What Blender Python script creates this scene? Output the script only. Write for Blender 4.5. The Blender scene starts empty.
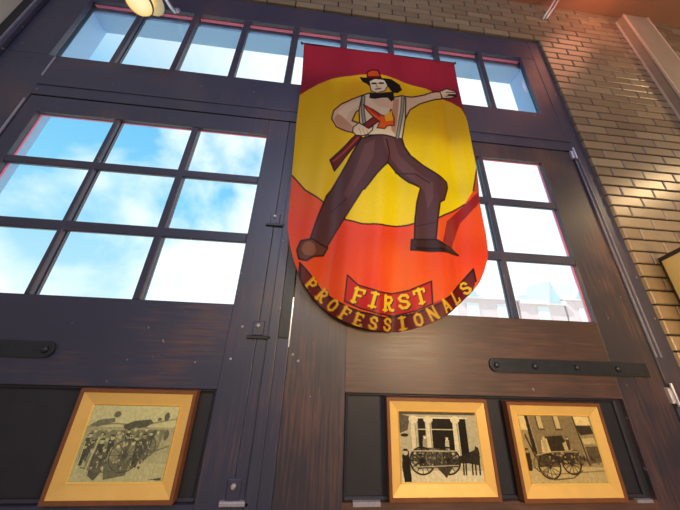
import bpy, bmesh, math, random
import numpy as np
from mathutils import Vector, Matrix
random.seed(7); rng = np.random.default_rng(7)
scene = bpy.context.scene
COL = scene.collection
PI = math.pi

# ------------------------------------------------------------------ camera
CAM = Vector((0.0, -1.11, 1.6))
FPX = 234.65
FW = Vector((0.07282699, 0.93076876, 0.35828166))
RT = Vector((0.99511359, -0.09182828, 0.03628366))
UP = Vector((-0.06667208, -0.35388852, 0.93290822))
cd = bpy.data.cameras.new('camera'); cam = bpy.data.objects.new('camera', cd); COL.objects.link(cam)
cam.matrix_world = Matrix(((RT.x, UP.x, -FW.x, CAM.x), (RT.y, UP.y, -FW.y, CAM.y), (RT.z, UP.z, -FW.z, CAM.z), (0, 0, 0, 1)))
cd.sensor_fit = 'HORIZONTAL'; cd.sensor_width = 36.0; cd.lens = FPX / 680 * 36.0
cd.clip_start = 0.02; cd.clip_end = 300
scene.camera = cam
vs = scene.view_settings
vs.view_transform = 'Standard'; vs.look = 'None'; vs.gamma = 1.0; vs.exposure = 0.0
vs.use_curve_mapping = False

# ------------------------------------------------------------------ node helper
class NT:
    def __init__(s, tree): s.t = tree; s.n = tree.nodes; s.l = tree.links
    def new(s, typ, ins=None, **kw):
        n = s.n.new(typ)
        for k, v in kw.items(): setattr(n, k, v)
        for k, v in (ins or {}).items():
            if isinstance(v, bpy.types.NodeSocket): s.l.new(v, n.inputs[k])
            else: n.inputs[k].default_value = v
        return n
    def ramp(s, fac, stops, interp='LINEAR'):
        n = s.new('ShaderNodeValToRGB', {'Fac': fac}); cr = n.color_ramp; cr.interpolation = interp
        while len(cr.elements) < len(stops): cr.elements.new(0.5)
        for e, (p, c) in zip(cr.elements, stops):
            e.position = p; e.color = (c[0], c[1], c[2], 1) if len(c) == 3 else c
        return n.outputs['Color']
    def mix(s, a, b, f, bt='MIX'):
        n = s.new('ShaderNodeMix', data_type='RGBA', blend_type=bt)
        for i, v in ((0, f), (6, a), (7, b)):
            if isinstance(v, bpy.types.NodeSocket): s.l.new(v, n.inputs[i])
            else: n.inputs[i].default_value = v if i == 0 else (v[0], v[1], v[2], 1)
        return n.outputs[2]
    def math(s, op, a, b=0.0, c=0.0):
        n = s.new('ShaderNodeMath', operation=op)
        for i, v in enumerate((a, b, c)):
            if isinstance(v, bpy.types.NodeSocket): s.l.new(v, n.inputs[i])
            else: n.inputs[i].default_value = v
        return n.outputs[0]

# ------------------------------------------------------------------ world: blue sky with white cloud
w = bpy.data.worlds.new('sky'); scene.world = w; w.use_nodes = True
T = NT(w.node_tree); T.n.clear()
tc = T.new('ShaderNodeTexCoord').outputs['Generated']
sep = T.new('ShaderNodeSeparateXYZ', {0: tc})
nz = T.new('ShaderNodeTexNoise', {'Vector': tc, 'Scale': 3.1, 'Detail': 6.0, 'Roughness': 0.52, 'Distortion': 0.25})
bias = T.math('MULTIPLY_ADD', sep.outputs['X'], 0.38, 0.17)       # cloud banks up towards the east
hz = T.math('MULTIPLY', T.math('SUBTRACT', 0.62, sep.outputs['Z']), 0.30)
dens = T.math('ADD', T.math('ADD', nz.outputs['Fac'], bias), hz)
cl = T.ramp(dens, [(0.46, (0, 0, 0)), (0.60, (0.75, 0.75, 0.75)), (0.70, (1, 1, 1))])
blue = T.ramp(sep.outputs['Z'], [(0.0, (0.70, 1.0, 1.1)), (0.45, (0.26, 0.74, 1.1)), (0.62, (0.20, 0.66, 1.05)), (0.80, (0.95, 1.12, 1.2))])
skyc = T.mix(blue, (1.25, 1.32, 1.34), cl)
bg = T.new('ShaderNodeBackground', {'Color': skyc, 'Strength': 1.0})
T.new('ShaderNodeOutputWorld', {'Surface': bg.outputs[0]})

# ------------------------------------------------------------------ lights
def area(name, loc, target, sx, sy, power, col):
    d = bpy.data.lights.new(name, 'AREA'); d.shape = 'RECTANGLE'; d.size = sx; d.size_y = sy
    d.energy = power; d.color = col
    o = bpy.data.objects.new(name, d); COL.objects.link(o); o.location = loc
    o.rotation_euler = (Vector(target) - Vector(loc)).to_track_quat('-Z', 'Y').to_euler()
    return o
def point(name, loc, r, power, col):
    d = bpy.data.lights.new(name, 'POINT'); d.shadow_soft_size = r; d.energy = power; d.color = col
    o = bpy.data.objects.new(name, d); COL.objects.link(o); o.location = loc; return o
sd = bpy.data.lights.new('sun', 'SUN'); sd.energy = 4.0; sd.angle = 0.01; sd.color = (1, 0.95, 0.88)
sun = bpy.data.objects.new('sun', sd); COL.objects.link(sun); sun.location = (0, -5, 9)
sun.rotation_euler = Vector((0.62, 0.22, -0.75)).to_track_quat('-Z', 'Y').to_euler()
area('added_cool_fill', (0.2, -3.6, 4.6), (0.0, -0.2, 2.2), 3.5, 2.0, 160, (0.62, 0.71, 1.0))  # unseen cool fill added to give the doors a bluish light
point('warm_lamp_by_bricks', (3.47, -0.78, 3.28), 0.06, 30, (1.0, 0.70, 0.36))
def spot(name, loc, target, power, col, deg, r=0.1, blend=0.8):
    d = bpy.data.lights.new(name, 'SPOT'); d.energy = power; d.color = col; d.spot_size = math.radians(deg); d.spot_blend = blend; d.shadow_soft_size = r
    o = bpy.data.objects.new(name, d); COL.objects.link(o); o.location = loc
    o.rotation_euler = (Vector(target) - Vector(loc)).to_track_quat('-Z', 'Y').to_euler(); return o
spot('added_brick_spot', (1.15, -1.75, 2.1), (2.2, 0.0, 1.85), 55, (1.0, 0.68, 0.30), 62)  # unseen warm spot added to turn the lower bricks golden
spot('added_board_spot', (-1.3, -1.35, 2.35), (2.0, -0.05, 1.95), 230, (1.0, 0.70, 0.32), 22, 0.08)  # unseen warm spot added to brighten the cream board
area('unseen_warm_lamp', (0.98, -1.65, 1.68), (0.5, 0, 1.4), 0.30, 0.22, 22, (1.0, 0.70, 0.40))  # unseen warm lamp added for the reflected glow below the banner
spot('added_picture_spot', (-0.2, -2.4, 2.2), (0.15, 0.0, 1.2), 60, (1.0, 0.78, 0.48), 60, 0.2)  # unseen warm spot added to brighten the framed photographs
point('red_glow_lamp', (2.38, -0.34, 4.52), 0.25, 8.0, (1.0, 0.34, 0.18))

# ------------------------------------------------------------------ materials
def mat(name):
    m = bpy.data.materials.new(name); m.use_nodes = True
    t = NT(m.node_tree); t.n.clear(); return m, t
def finish(t, bsdf): t.new('ShaderNodeOutputMaterial', {'Surface': bsdf})
def simple(name, col, rough=0.5, metal=0.0, spec=0.5, noise=0.0, nscale=20.0, bump=0.0):
    m, t = mat(name); co = t.new('ShaderNodeTexCoord').outputs['Object']
    n = t.new('ShaderNodeTexNoise', {'Vector': co, 'Scale': nscale, 'Detail': 5.0})
    c = (col[0], col[1], col[2], 1)
    if noise: c = t.mix(tuple(v * (1 - noise) for v in col), tuple(min(1, v * (1 + noise)) for v in col), n.outputs['Fac'])
    b = t.new('ShaderNodeBsdfPrincipled', {'Base Color': c, 'Roughness': rough, 'Metallic': metal, 'Specular IOR Level': spec})
    if bump:
        bp = t.new('ShaderNodeBump', {'Height': n.outputs['Fac'], 'Strength': bump, 'Distance': 0.004}); t.l.new(bp.outputs[0], b.inputs['Normal'])
    finish(t, b.outputs[0]); return m
def door_paint(name, horiz=False, wear=0.5, lo=(0.028, 0.030, 0.054), hi=(0.046, 0.048, 0.088)):
    m, t = mat(name); geo = t.new('ShaderNodeTexCoord').outputs['Object']
    sc = (3, 3, 60) if horiz else (60, 3, 3)
    mp = t.new('ShaderNodeMapping', {'Vector': geo, 'Scale': sc})
    grain = t.new('ShaderNodeTexNoise', {'Vector': mp.outputs[0], 'Scale': 1.6, 'Detail': 6.0, 'Roughness': 0.6})
    blot = t.new('ShaderNodeTexNoise', {'Vector': geo, 'Scale': 2.6, 'Detail': 4.0})
    base = t.mix(lo, hi, blot.outputs['Fac'])
    # paint rubbed through to brown timber in streaks along the grain
    s = t.math('ADD', t.math('MULTIPLY', grain.outputs['Fac'], 0.6), t.math('MULTIPLY', blot.outputs['Fac'], 0.6))
    wr = t.ramp(s, [(0.65 - 0.06 * wear, (0, 0, 0)), (0.92 - 0.06 * wear, (1, 1, 1))])
    base = t.mix(base, (0.16, 0.075, 0.048), wr)
    ch = t.new('ShaderNodeTexNoise', {'Vector': t.new('ShaderNodeMapping', {'Vector': geo, 'Scale': (1.6, 1, 1)}).outputs[0], 'Scale': 26.0, 'Detail': 2.0})
    chip = t.ramp(ch.outputs['Fac'], [(0.735, (0, 0, 0)), (0.76, (1, 1, 1))])
    base = t.mix(base, (0.28, 0.25, 0.24), chip)
    rr = t.ramp(grain.outputs['Fac'], [(0.3, (0.40,) * 3), (0.7, (0.52,) * 3)])
    b = t.new('ShaderNodeBsdfPrincipled', {'Base Color': base, 'Roughness': rr, 'Specular IOR Level': 0.8})
    bp = t.new('ShaderNodeBump', {'Height': grain.outputs['Fac'], 'Strength': 0.15, 'Distance': 0.002})
    t.l.new(bp.outputs[0], b.inputs['Normal']); finish(t, b.outputs[0]); return m
M_V = door_paint('dark_paint_upright'); M_H = door_paint('dark_paint_rail', True)
M_BR = door_paint('worn_paint_lamp_glow', True, 1.6, (0.050, 0.030, 0.026), (0.088, 0.048, 0.036))  # real wear, plus warm lamp glow tinted into the brown base
M_BV = door_paint('worn_upright_paint', False, 1.2, (0.026, 0.023, 0.034), (0.044, 0.036, 0.050))
M_IRON = simple('black_iron', (0.032, 0.036, 0.042), 0.42, 0.3, noise=0.3, nscale=40, bump=0.3)
M_MOULD = simple('dull_moulding_paint', (0.030, 0.029, 0.036), 0.42, noise=0.3, nscale=12)
M_PANEL = simple('dull_black_panel_paint', (0.024, 0.024, 0.028), 0.5, noise=0.3, nscale=9)
M_DARK = simple('dark_void_paint', (0.012, 0.012, 0.014), 0.6)
M_STEEL = simple('pale_worn_metal', (0.50, 0.48, 0.54), 0.35, 0.5, noise=0.25, nscale=60)
M_LINE = simple('pale_edge_line', (0.22, 0.21, 0.27), 0.4, noise=0.4, nscale=25)  # pale tone for thin lines along the frame
M_GAPLIGHT = simple('painted_gap_daylight', (0.72, 0.72, 0.80), 0.3, 0.6, noise=0.2, nscale=30)  # bright tone painted where daylight shows through door gaps
M_RED = simple('red_outer_paint', (0.80, 0.16, 0.26), 0.5, noise=0.15)
M_REVEAL = simple('pale_blue_reveal_paint', (0.34, 0.60, 0.92), 0.7, noise=0.06)
M_PLASTER = simple('grey_plaster', (0.60, 0.59, 0.50), 0.85, noise=0.12, nscale=3, bump=0.2)
M_CEIL = simple('terracotta_ceiling', (0.34, 0.17, 0.11), 0.8, noise=0.2, nscale=4)
M_FLOOR = simple('floor_boards', (0.20, 0.14, 0.09), 0.5, noise=0.3, nscale=5)
M_CHASE = simple('tan_painted_steel', (0.34, 0.27, 0.19), 0.45, noise=0.15, nscale=8)
M_CHASE_E = simple('tan_corner_bead', (0.60, 0.50, 0.38), 0.35)
M_MORTAR = simple('dark_mortar', (0.030, 0.022, 0.015), 0.9, noise=0.3, nscale=60)
M_GOLD = simple('gilt_wood', (0.84, 0.52, 0.14), 0.42, 0.15, noise=0.10, nscale=18, bump=0.15)
M_GOLD2 = simple('bright_gilt_fillet', (0.90, 0.60, 0.14), 0.35, 0.25, noise=0.06)
M_FRAME = simple('brown_frame_wood', (0.20, 0.075, 0.030), 0.35, noise=0.25, nscale=30)
M_CREAM = simple('cream_board', (0.90, 0.72, 0.36), 0.6, noise=0.05)
M_BLACK = simple('black_frame', (0.02, 0.018, 0.016), 0.45)
M_ENAMEL = simple('white_enamel', (0.82, 0.85, 0.86), 0.3)
def glass_mat():
    m, t = mat('window_glass')
    tr = t.new('ShaderNodeBsdfTransparent', {'Color': (0.96, 0.985, 0.985, 1)})
    gl = t.new('ShaderNodeBsdfGlossy', {'Color': (1, 1, 1, 1), 'Roughness': 0.02})
    lw = t.new('ShaderNodeLayerWeight', {'Blend': 0.5})
    fr = t.math('MULTIPLY_ADD', t.math('POWER', lw.outputs['Facing'], 5.0), 0.6, 0.03)
    mx = t.new('ShaderNodeMixShader', {0: fr, 1: tr.outputs[0], 2: gl.outputs[0]})
    finish(t, mx.outputs[0]); return m
M_GLASS = glass_mat()
def brick_mat():
    m, t = mat('glazed_buff_brick'); co = t.new('ShaderNodeTexCoord').outputs['Object']
    at = t.new('ShaderNodeAttribute', attribute_name='tone')
    n = t.new('ShaderNodeTexNoise', {'Vector': co, 'Scale': 35.0, 'Detail': 5.0})
    n2 = t.new('ShaderNodeTexNoise', {'Vector': co, 'Scale': 9.0, 'Detail': 3.0})
    c = t.mix((0.21, 0.145, 0.085), (0.36, 0.265, 0.155), at.outputs['Fac'])
    c = t.mix(c, (0.20, 0.15, 0.095), t.math('MULTIPLY', n.outputs['Fac'], 0.45))
    b = t.new('ShaderNodeBsdfPrincipled', {'Base Color': c, 'Roughness': 0.34, 'Specular IOR Level': 0.4})
    bp = t.new('ShaderNodeBump', {'Height': n2.outputs['Fac'], 'Strength': 0.35, 'Distance': 0.003})
    t.l.new(bp.outputs[0], b.inputs['Normal']); finish(t, b.outputs[0]); return m
M_BRICK = brick_mat()
def painted(name, rough=0.6, transl=0.0, spec=0.3):
    m, t = mat(name); a = t.new('ShaderNodeAttribute', attribute_name='art')
    co = t.new('ShaderNodeTexCoord').outputs['Object']
    n = t.new('ShaderNodeTexNoise', {'Vector': co, 'Scale': 60.0, 'Detail': 4.0})
    c = t.mix(a.outputs['Color'], t.mix(a.outputs['Color'], (0.6, 0.6, 0.6), 1.0, 'MULTIPLY'), t.math('MULTIPLY', n.outputs['Fac'], 0.25))
    b = t.new('ShaderNodeBsdfPrincipled', {'Base Color': c, 'Roughness': rough, 'Specular IOR Level': spec})
    out = b.outputs[0]
    if transl:
        tl = t.new('ShaderNodeBsdfTranslucent', {'Color': c})
        out = t.new('ShaderNodeMixShader', {0: transl, 1: out, 2: tl.outputs[0]}).outputs[0]
    finish(t, out); return m
M_CLOTH = painted('printed_satin_cloth', 0.42, 0.47, 0.3)
M_PHOTO = painted('old_photograph_print', 0.35, 0.0, 0.4)
def glow(name, col, strength):
    m, t = mat(name)
    lw = t.new('ShaderNodeLayerWeight', {'Blend': 0.35})
    c = t.ramp(lw.outputs['Facing'], [(0.0, (1.0, 0.88, 0.50)), (0.75, col)])
    e = t.new('ShaderNodeEmission', {'Color': c, 'Strength': strength}); finish(t, e.outputs[0]); return m
M_GLOBE = glow('lit_amber_glass', (0.90, 0.50, 0.10), 1.1)
M_GLOBE_RED = glow('lit_red_glass', (0.9, 0.2, 0.08), 1.5)

# ------------------------------------------------------------------ mesh helpers
class MB:
    def __init__(s): s.v = []; s.f = []
    def quad(s, pts):
        i = len(s.v); s.v += [tuple(p) for p in pts]; s.f.append(tuple(range(i, i + len(pts)))); return s
    def box(s, x0, x1, y0, y1, z0, z1):
        i = len(s.v)
        s.v += [(x0, y0, z0), (x1, y0, z0), (x1, y1, z0), (x0, y1, z0), (x0, y0, z1), (x1, y0, z1), (x1, y1, z1), (x0, y1, z1)]
        s.f += [tuple(i + k for k in q) for q in ((0, 3, 2, 1), (4, 5, 6, 7), (0, 1, 5, 4), (1, 2, 6, 5), (2, 3, 7, 6), (3, 0, 4, 7))]
        return s
    def bbox(s, x0, x1, y0, y1, z0, z1, c):
        """box whose room-side (low y) face is chamfered by c"""
        i = len(s.v)
        s.v += [(x0, y1, z0), (x1, y1, z0), (x1, y1, z1), (x0, y1, z1), (x0, y0 + c, z0), (x1, y0 + c, z0), (x1, y0 + c, z1), (x0, y0 + c, z1),
                (x0 + c, y0, z0 + c), (x1 - c, y0, z0 + c), (x1 - c, y0, z1 - c), (x0 + c, y0, z1 - c)]
        s.f += [tuple(i + k for k in q) for q in ((0, 3, 2, 1), (0, 1, 5, 4), (1, 2, 6, 5), (2, 3, 7, 6), (3, 0, 4, 7),
                (4, 5, 9, 8), (5, 6, 10, 9), (6, 7, 11, 10), (7, 4, 8, 11), (8, 9, 10, 11))]
        return s
    def lathe(s, prof, c, n=20, axis='z'):
        i = len(s.v); c = Vector(c)
        for r, h in prof:
            for k in range(n):
                a = 2 * PI * k / n
                p = Vector((r * math.cos(a), r * math.sin(a), h))
                if axis == 'y': p = Vector((p.x, -p.z, p.y))
                if axis == 'x': p = Vector((p.z, p.x, p.y))
                s.v.append(tuple(c + p))
        for j in range(len(prof) - 1):
            for k in range(n):
                s.f.append((i + j * n + k, i + j * n + (k + 1) % n, i + (j + 1) * n + (k + 1) % n, i + (j + 1) * n + k))
        s.f.append(tuple(i + k for k in range(n - 1, -1, -1))); s.f.append(tuple(i + (len(prof) - 1) * n + k for k in range(n)))
        return s
    def tube(s, pts, r, n=10):
        pts = [Vector(p) for p in pts]; i = len(s.v); ref = Vector((0.3, 0.2, 1)).normalized()
        for j, p in enumerate(pts):
            d = (pts[min(j + 1, len(pts) - 1)] - pts[max(j - 1, 0)]).normalized()
            a = d.cross(ref).normalized(); b = d.cross(a)
            for k in range(n): s.v.append(tuple(p + r * (math.cos(2 * PI * k / n) * a + math.sin(2 * PI * k / n) * b)))
        for j in range(len(pts) - 1):
            for k in range(n): s.f.append((i + j * n + k, i + j * n + (k + 1) % n, i + (j + 1) * n + (k + 1) % n, i + (j + 1) * n + k))
        s.f.append(tuple(i + k for k in range(n - 1, -1, -1))); s.f.append(tuple(i + (len(pts) - 1) * n + k for k in range(n)))
        return s
    def build(s, name, m, parent=None, bevel=0.0, smooth=False):
        me = bpy.data.meshes.new(name); me.from_pydata(s.v, [], s.f)
        bm = bmesh.new(); bm.from_mesh(me); bmesh.ops.recalc_face_normals(bm, faces=bm.faces); bm.to_mesh(me); bm.free()
        me.materials.append(m); o = bpy.data.objects.new(name, me); COL.objects.link(o)
        if smooth:
            for p in me.polygons: p.use_smooth = True
        if bevel:
            b = o.modifiers.new('bevel', 'BEVEL'); b.width = bevel; b.segments = 2; b.limit_method = 'ANGLE'
        if parent: o.parent = parent; o.matrix_parent_inverse = parent.matrix_world.inverted() if parent.type != 'EMPTY' else Matrix.Translation(-parent.location)
        return o
def arc(pts, n=8):
    """Catmull-Rom through pts"""
    P = [Vector(p) for p in pts]; P = [2 * P[0] - P[1]] + P + [2 * P[-1] - P[-2]]; out = []
    for i in range(1, len(P) - 2):
        for k in range(n):
            t = k / n; a, b, c, d = P[i - 1], P[i], P[i + 1], P[i + 2]
            out.append(0.5 * ((2 * b) + (c - a) * t + (2 * a - 5 * b + 4 * c - d) * t * t + (3 * b - a - 3 * c + d) * t ** 3))
    return out + [P[-2]]
def thing(name, label, cat, loc, group=None):
    o = bpy.data.objects.new(name, None); COL.objects.link(o); o.location = loc; o.empty_display_size = 0.1
    o['label'] = label; o['category'] = cat
    if group: o['group'] = group
    return o
def tag(o, label, cat, kind=None):
    o['label'] = label; o['category'] = cat
    if kind: o['kind'] = kind
    return o

# ================================================================== THE SETTING
X0, X1, Y0, ZC = -2.20, 4.6, -5.0, 4.76            # room
FX0, FX1, FZ = -2.079, 1.765, 4.160                # door opening in the brick wall
tag(MB().box(X0, X1, Y0, 0.25, -0.1, 0).build('floor', M_FLOOR), 'brown boarded floor of the hall below the doors', 'floor', 'structure')
tag(MB().box(X0 - .2, X1 + .2, Y0 - .2, 0.25, ZC, ZC + .15).build('ceiling', M_CEIL), 'reddish brown ceiling glowing orange above the brick wall', 'ceiling', 'structure')
tag(MB().box(X0 - .2, X0, Y0, 0.16, 0, ZC).build('wall_left', M_PLASTER), 'plain grey plaster wall left of the dark door frame', 'wall', 'structure')
tag(MB().box(X1, X1 + .2, Y0, 0.16, 0, ZC).build('wall_right', M_PLASTER), 'grey plaster side wall at the right end of the bricks', 'wall', 'structure')
tag(MB().box(X0 - .2, X1 + .2, Y0 - .2, Y0, 0, ZC).build('wall_back', M_PLASTER), 'grey plaster wall behind the viewer', 'wall', 'structure')

# brick wall, every brick modelled, round-cornered towards the opening
YB = -0.022
wf = MB()
wf.box(FX1 + .012, X1, YB + .008, 0.182, 0, ZC).box(X0, FX1 + .012, YB + .008, 0.182, FZ + .012, ZC)
wall = wf.build('wall_front', M_MORTAR)
tag(wall, 'buff glazed brick wall around the tall black doors', 'wall', 'structure')
bk = MB(); tones = []
CH, BL, J = 0.0765, 0.231, 0.0095
def brick(x0, x1, z0, z1, t):
    n0 = len(bk.f); a = (random.random() - .5) * .0012
    bk.bbox(x0, x1, YB + a, YB + .02, z0, z1, .004); tones.extend([t] * (len(bk.f) - n0))
nrow = int((ZC) / CH) + 1
ZS = FZ - CH * int(FZ / CH)
for r in range(-1, nrow):
    z0 = ZS + r * CH; z1 = z0 + CH - J
    if z1 > ZC: z1 = ZC
    if z0 < 0: z0 = 0
    if z1 - z0 < .02: continue
    off = (r % 2) * BL / 2
    xs = FX1 - .0 if z0 < FZ - .01 else X0
    x = FX1 + off if xs > 0 else X0 + off
    if off: brick(x - off, x - J, z0, z1, random.random())
    while x < X1 - .01:
        brick(x, min(x + BL - J, X1), z0, z1, min(1, max(0, random.gauss(.5, .28)))); x += BL
bo = bk.build('brick', M_BRICK, wall, smooth=False)
# recalc may not reorder faces: tone per face -> attribute
at = bo.data.attributes.new('tone', 'FLOAT', 'FACE'); at.data.foreach_set('value', np.array(tones, dtype=np.float32))
bo['kind'] = 'stuff'
# pipe chase on the bricks
cx0, cx1, cyf = 2.70, 2.955, YB - 0.066
ch = MB().box(cx0, cx1, cyf, YB - .001, 0, ZC - .12).build('trim_1', M_CHASE)
tag(ch, 'tan boxed pipe casing running up the brick wall', 'casing', 'structure')
MB().box(cx0 - .004, cx0 + .006, cyf - .004, cyf + .008, 0, ZC - .12).box(cx1 - .006, cx1 + .004, cyf - .004, cyf + .008, 0, ZC - .12).box(cx0 - .004, cx0 + .008, YB - .012, YB - .001, 0, ZC - .12).build('corner_bead', M_CHASE_E, ch)

# outside: thick wall reveal, pavement, far terrace
rv = MB()
RX0, RX1, RZ = -1.843, 1.585, 3.868
rv.box(RX0 - .6, RX0, .06, .1825, 0, 5.2).box(RX1, RX1 + 2.9, .06, .1825, 0, 5.2).box(RX0, RX1, .06, .1825, RZ, 5.2)
tag(rv.build('trim_2', M_REVEAL), 'pale blue outer reveal seen at the edges of the panes', 'reveal', 'structure')
tag(MB().box(-60, 80, .4, 90, -.3, -.12).build('ground', simple('pale_paving', (0.62, 0.60, 0.56), 0.9, noise=0.1, nscale=1)), 'pale paving outside beyond the doors', 'ground', 'structure')

# ---- frame (casing) round the opening
J1, J2 = -1.762, 1.652      # inner faces of the jambs
ZT0, ZT1 = 3.252, 3.903     # transom glass
ZLEAF = 2.900
fr = MB()
fr.box(FX0 - .0, J1, -.004, .022, 0, ZT0).box(FX0, -1.818, -.004, .022, ZT0, FZ).box(J2 + .005, FX1 + .01, -.004, .022, 0, FZ).box(-1.818, J2 + .005, -.004, .022, ZT1, FZ)
fr.box(J1, J2 + .005, -.004, .022, ZLEAF + .006, ZT0)
frame = fr.build('trim_3', M_V, bevel=.003)
tag(frame, 'dark painted timber frame surrounding the doors and transom', 'frame', 'structure')
MB().box(J1, J2 + .03, -.009, -.004, 2.985, 3.000).build('moulding', M_H, frame, bevel=.003)
MB().box(J1 + .01, J2 + .02, .0225, .035, ZLEAF - .02, ZLEAF + .03).box(J1 - .03, J1 + .02, .0225, .035, 0, ZLEAF).box(J2 - .02, J2 + .05, .0225, .035, 0, ZLEAF).build('outer_fillet', M_DARK, frame)
MB().box(FX0 - .03, FX0 + .016, -.03, -.004, 0, FZ).build('outer_moulding', M_H, frame, bevel=.006)
MB().box(X0, FX0 - .03, -.012, .05, 0, ZC).build('dark_filler', M_DARK, frame)
for za, zb_ in ((3.06, 3.235), (2.40, 2.86)): MB().box(J1 - .006, J1 - .002, -.010, -.004, za, zb_).build('pale_line', M_GAPLIGHT, frame)['label'] = 'bright thin strip standing in for daylight at the leaf edge'  # white strips in place of daylight leaking past the left leaf
for xx in (J2 + .006, J2 + .032): MB().box(xx, xx + .004, -.009, -.004, 1.60, 2.84).build('pale_line', M_LINE, frame)
MB().box(FX0 - .012, FX0 - .002, -.036, -.03, 0, FZ).build('pale_line', M_LINE, frame)  # highlight of the lit outer moulding, painted as a pale line

# ---- transom window
TP, TW = 0.3722, 0.320
tr = MB()
t0 = -1.783
edges = []
for k in range(9):
    a = t0 + k * TP; edges.append((a, a + TW))
frame_w = MB().box(edges[8][1] + .026, J2 + .005, -.002, .018, ZT0, ZT1)
wn = frame_w.build('window_1', M_V)
tag(wn, 'row of nine tall transom panes above the doors', 'window', 'structure')
ext = MB()
for k in range(8):
    c = (edges[k][1] + edges[k + 1][0]) / 2
    # bar: flat face to the room, thin web behind
    xa, xb = edges[k][1], edges[k + 1][0]
    if c < 0: xb = xb - .016 * (-c) / 1.1
    else: xa = xa + .016 * c / 1.1
    MB().bbox(xa, xb, -.002, .018, ZT0, ZT1, .004).build('glazing_bar', M_V, wn)
for k in range(9):
    xa, xb = edges[k]
    g = MB().box(xa - (.034 if k == 0 else .012), xb + (.026 if k == 8 else .012), .018, .021, ZT0 - .002, ZT1 + .002).build('glass_pane', M_GLASS, wn)
    xe0, xe1 = xa - .010, xb + .010
    MB().box(xe0 - .02, xe1 + .02, .0225, .040, ZT1 - .005, ZT1 + .03).build('outer_stop', M_RED, wn)
for k in range(8):
    c = (edges[k][1] + edges[k + 1][0]) / 2
    MB().box(c - .010, c + .010, .022, .034, ZT0, ZT1).build('outer_bar', M_V, wn)

# ---- door leaves
def leaf(name, x0, x1, cols, rows, pan, label):
    """cols/rows: clear glass extents; pan: recessed panel extents"""
    n = len(cols)
    b = MB()
    ya, yb = 0.0, .022
    b.box(x0, cols[0][0], ya, yb, 0.02, ZLEAF).box(cols[-1][1], x1, ya, yb, 0.02, ZLEAF)
    b.box(cols[0][0], cols[-1][1], ya, yb, rows[0][1], ZLEAF)
    body = b.build(name, M_BV if name == 'door_2' else M_V, bevel=.002)
    body['label'] = label; body['category'] = 'door'; body['kind'] = 'structure'
    # lock rail and bottom rail
    lr = MB().box(cols[0][0], cols[-1][1], ya, yb, pan[3], rows[-1][0])
    lr.box(cols[0][0], cols[-1][1], ya, yb, 0.02, pan[2])
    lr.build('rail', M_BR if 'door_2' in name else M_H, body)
    # panel + bevelled moulding
    p = MB().box(cols[0][0], cols[-1][1], .018, .0215, pan[2], pan[3])
    p.build('panel', M_PANEL, body)
    w_ = .014
    mo = MB()
    for (a, c_, d, e) in ((pan[0], pan[1], pan[3] - w_, pan[3]), (pan[0], pan[1], pan[2], pan[2] + w_)):
        mo.bbox(a, c_, .004, .018, d, e, .006)
    mo.bbox(pan[0], pan[0] + w_, .004, .018, pan[2], pan[3], .006).bbox(pan[1] - w_, pan[1], .004, .018, pan[2], pan[3], .006)
    mo.build('panel_moulding', M_MOULD, body)
    s = -1 if cols[0][0] < 0 and cols[-1][1] < 0.0 else 1
    for k in range(n - 1):
        xa, xb = cols[k][1], cols[k + 1][0]
        c = abs((xa + xb) / 2)
        if s < 0: xb -= .016 * c / 1.1
        else: xa += .016 * c / 1.1
        MB().bbox(xa, xb, .001, .018, rows[-1][0], rows[0][1], .004).build('glazing_bar', M_V, body)
        cc = (xa + xb) / 2 + (.004 if s < 0 else -.004)
        MB().box(cc - .013, cc + .013, .022, .034, rows[-1][0], rows[0][1]).build('outer_bar', M_V, body)
    for k in range(len(rows) - 1):
        MB().bbox(cols[0][0], cols[-1][1], .0015, .0175, rows[k + 1][1], rows[k][0], .004).build('glazing_bar', M_H, body)
        cc = (rows[k + 1][1] + rows[k][0]) / 2
        MB().box(cols[0][0], cols[-1][1], .022, .034, cc - .012, cc + .012).build('outer_bar', M_H, body)
    for (a, c_) in cols:
        for (d, e) in rows:
            MB().box(a - .006, c_ + .006, .018, .021, d - .004, e + .004).build('glass_pane', M_GLASS, body)
    # red outer stop round the glazing
    a, c_, d, e = cols[0][0], cols[-1][1], rows[-1][0], rows[0][1]
    MB().box(a, c_, .0225, .030, e - .003, e + .03).box(a - .03, a + .002, .0225, .030, d, e).box(c_ - .002, c_ + .03, .0225, .030, d, e).build('outer_stop', M_RED, body)
    return body
def zf(z): return 1.6 + (z - 1.6) * 1.021          # the glass line sits 18 mm behind the door face
rows = [(2.468, zf(2.757)), (2.113, zf(2.404)), (1.755, zf(2.051))]
colsL = [(-1.629 * 1.027, -1.259), (-1.196 * 1.016, -.824), (-.764 * 1.016, -.387)]
colsR = [(.130, .502 * 1.016), (.562, .934 * 1.016), (.994, 1.368 * 1.027)]
XA, XM = -.262, -.122
d1 = leaf('door_1', J1 + .004, XA - .002, colsL, rows, (-1.62, -.385, 1.065, 1.418), 'left black door leaf with nine square panes over a panel')
d2 = leaf('door_2', XM + .0005, J2 - .002, colsR, rows, (.130, 1.375, 1.065, 1.418), 'right black door leaf with nine panes, partly behind the banner')
# cover board between the leaves
cb = MB().box(XA, XM, .0, .022, 0.02, ZLEAF).build('astragal', M_V, d2, bevel=.003)
MB().box(-.215, -.172, -.012, .0, .02, ZLEAF).build('cover_strip', M_V, d2, bevel=.003)
MB().box(-.172, -.124, -.008, .0, 1.62, ZLEAF).build('cover_strip', M_IRON, d2, bevel=.002)
MB().box(XM - .002, XM + .003, -.004, .002, 1.585, 1.80).build('pale_line', M_GAPLIGHT, d2)['label'] = 'bright sliver standing in for daylight between the leaves'  # pale sliver in place of daylight through the gap
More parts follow.
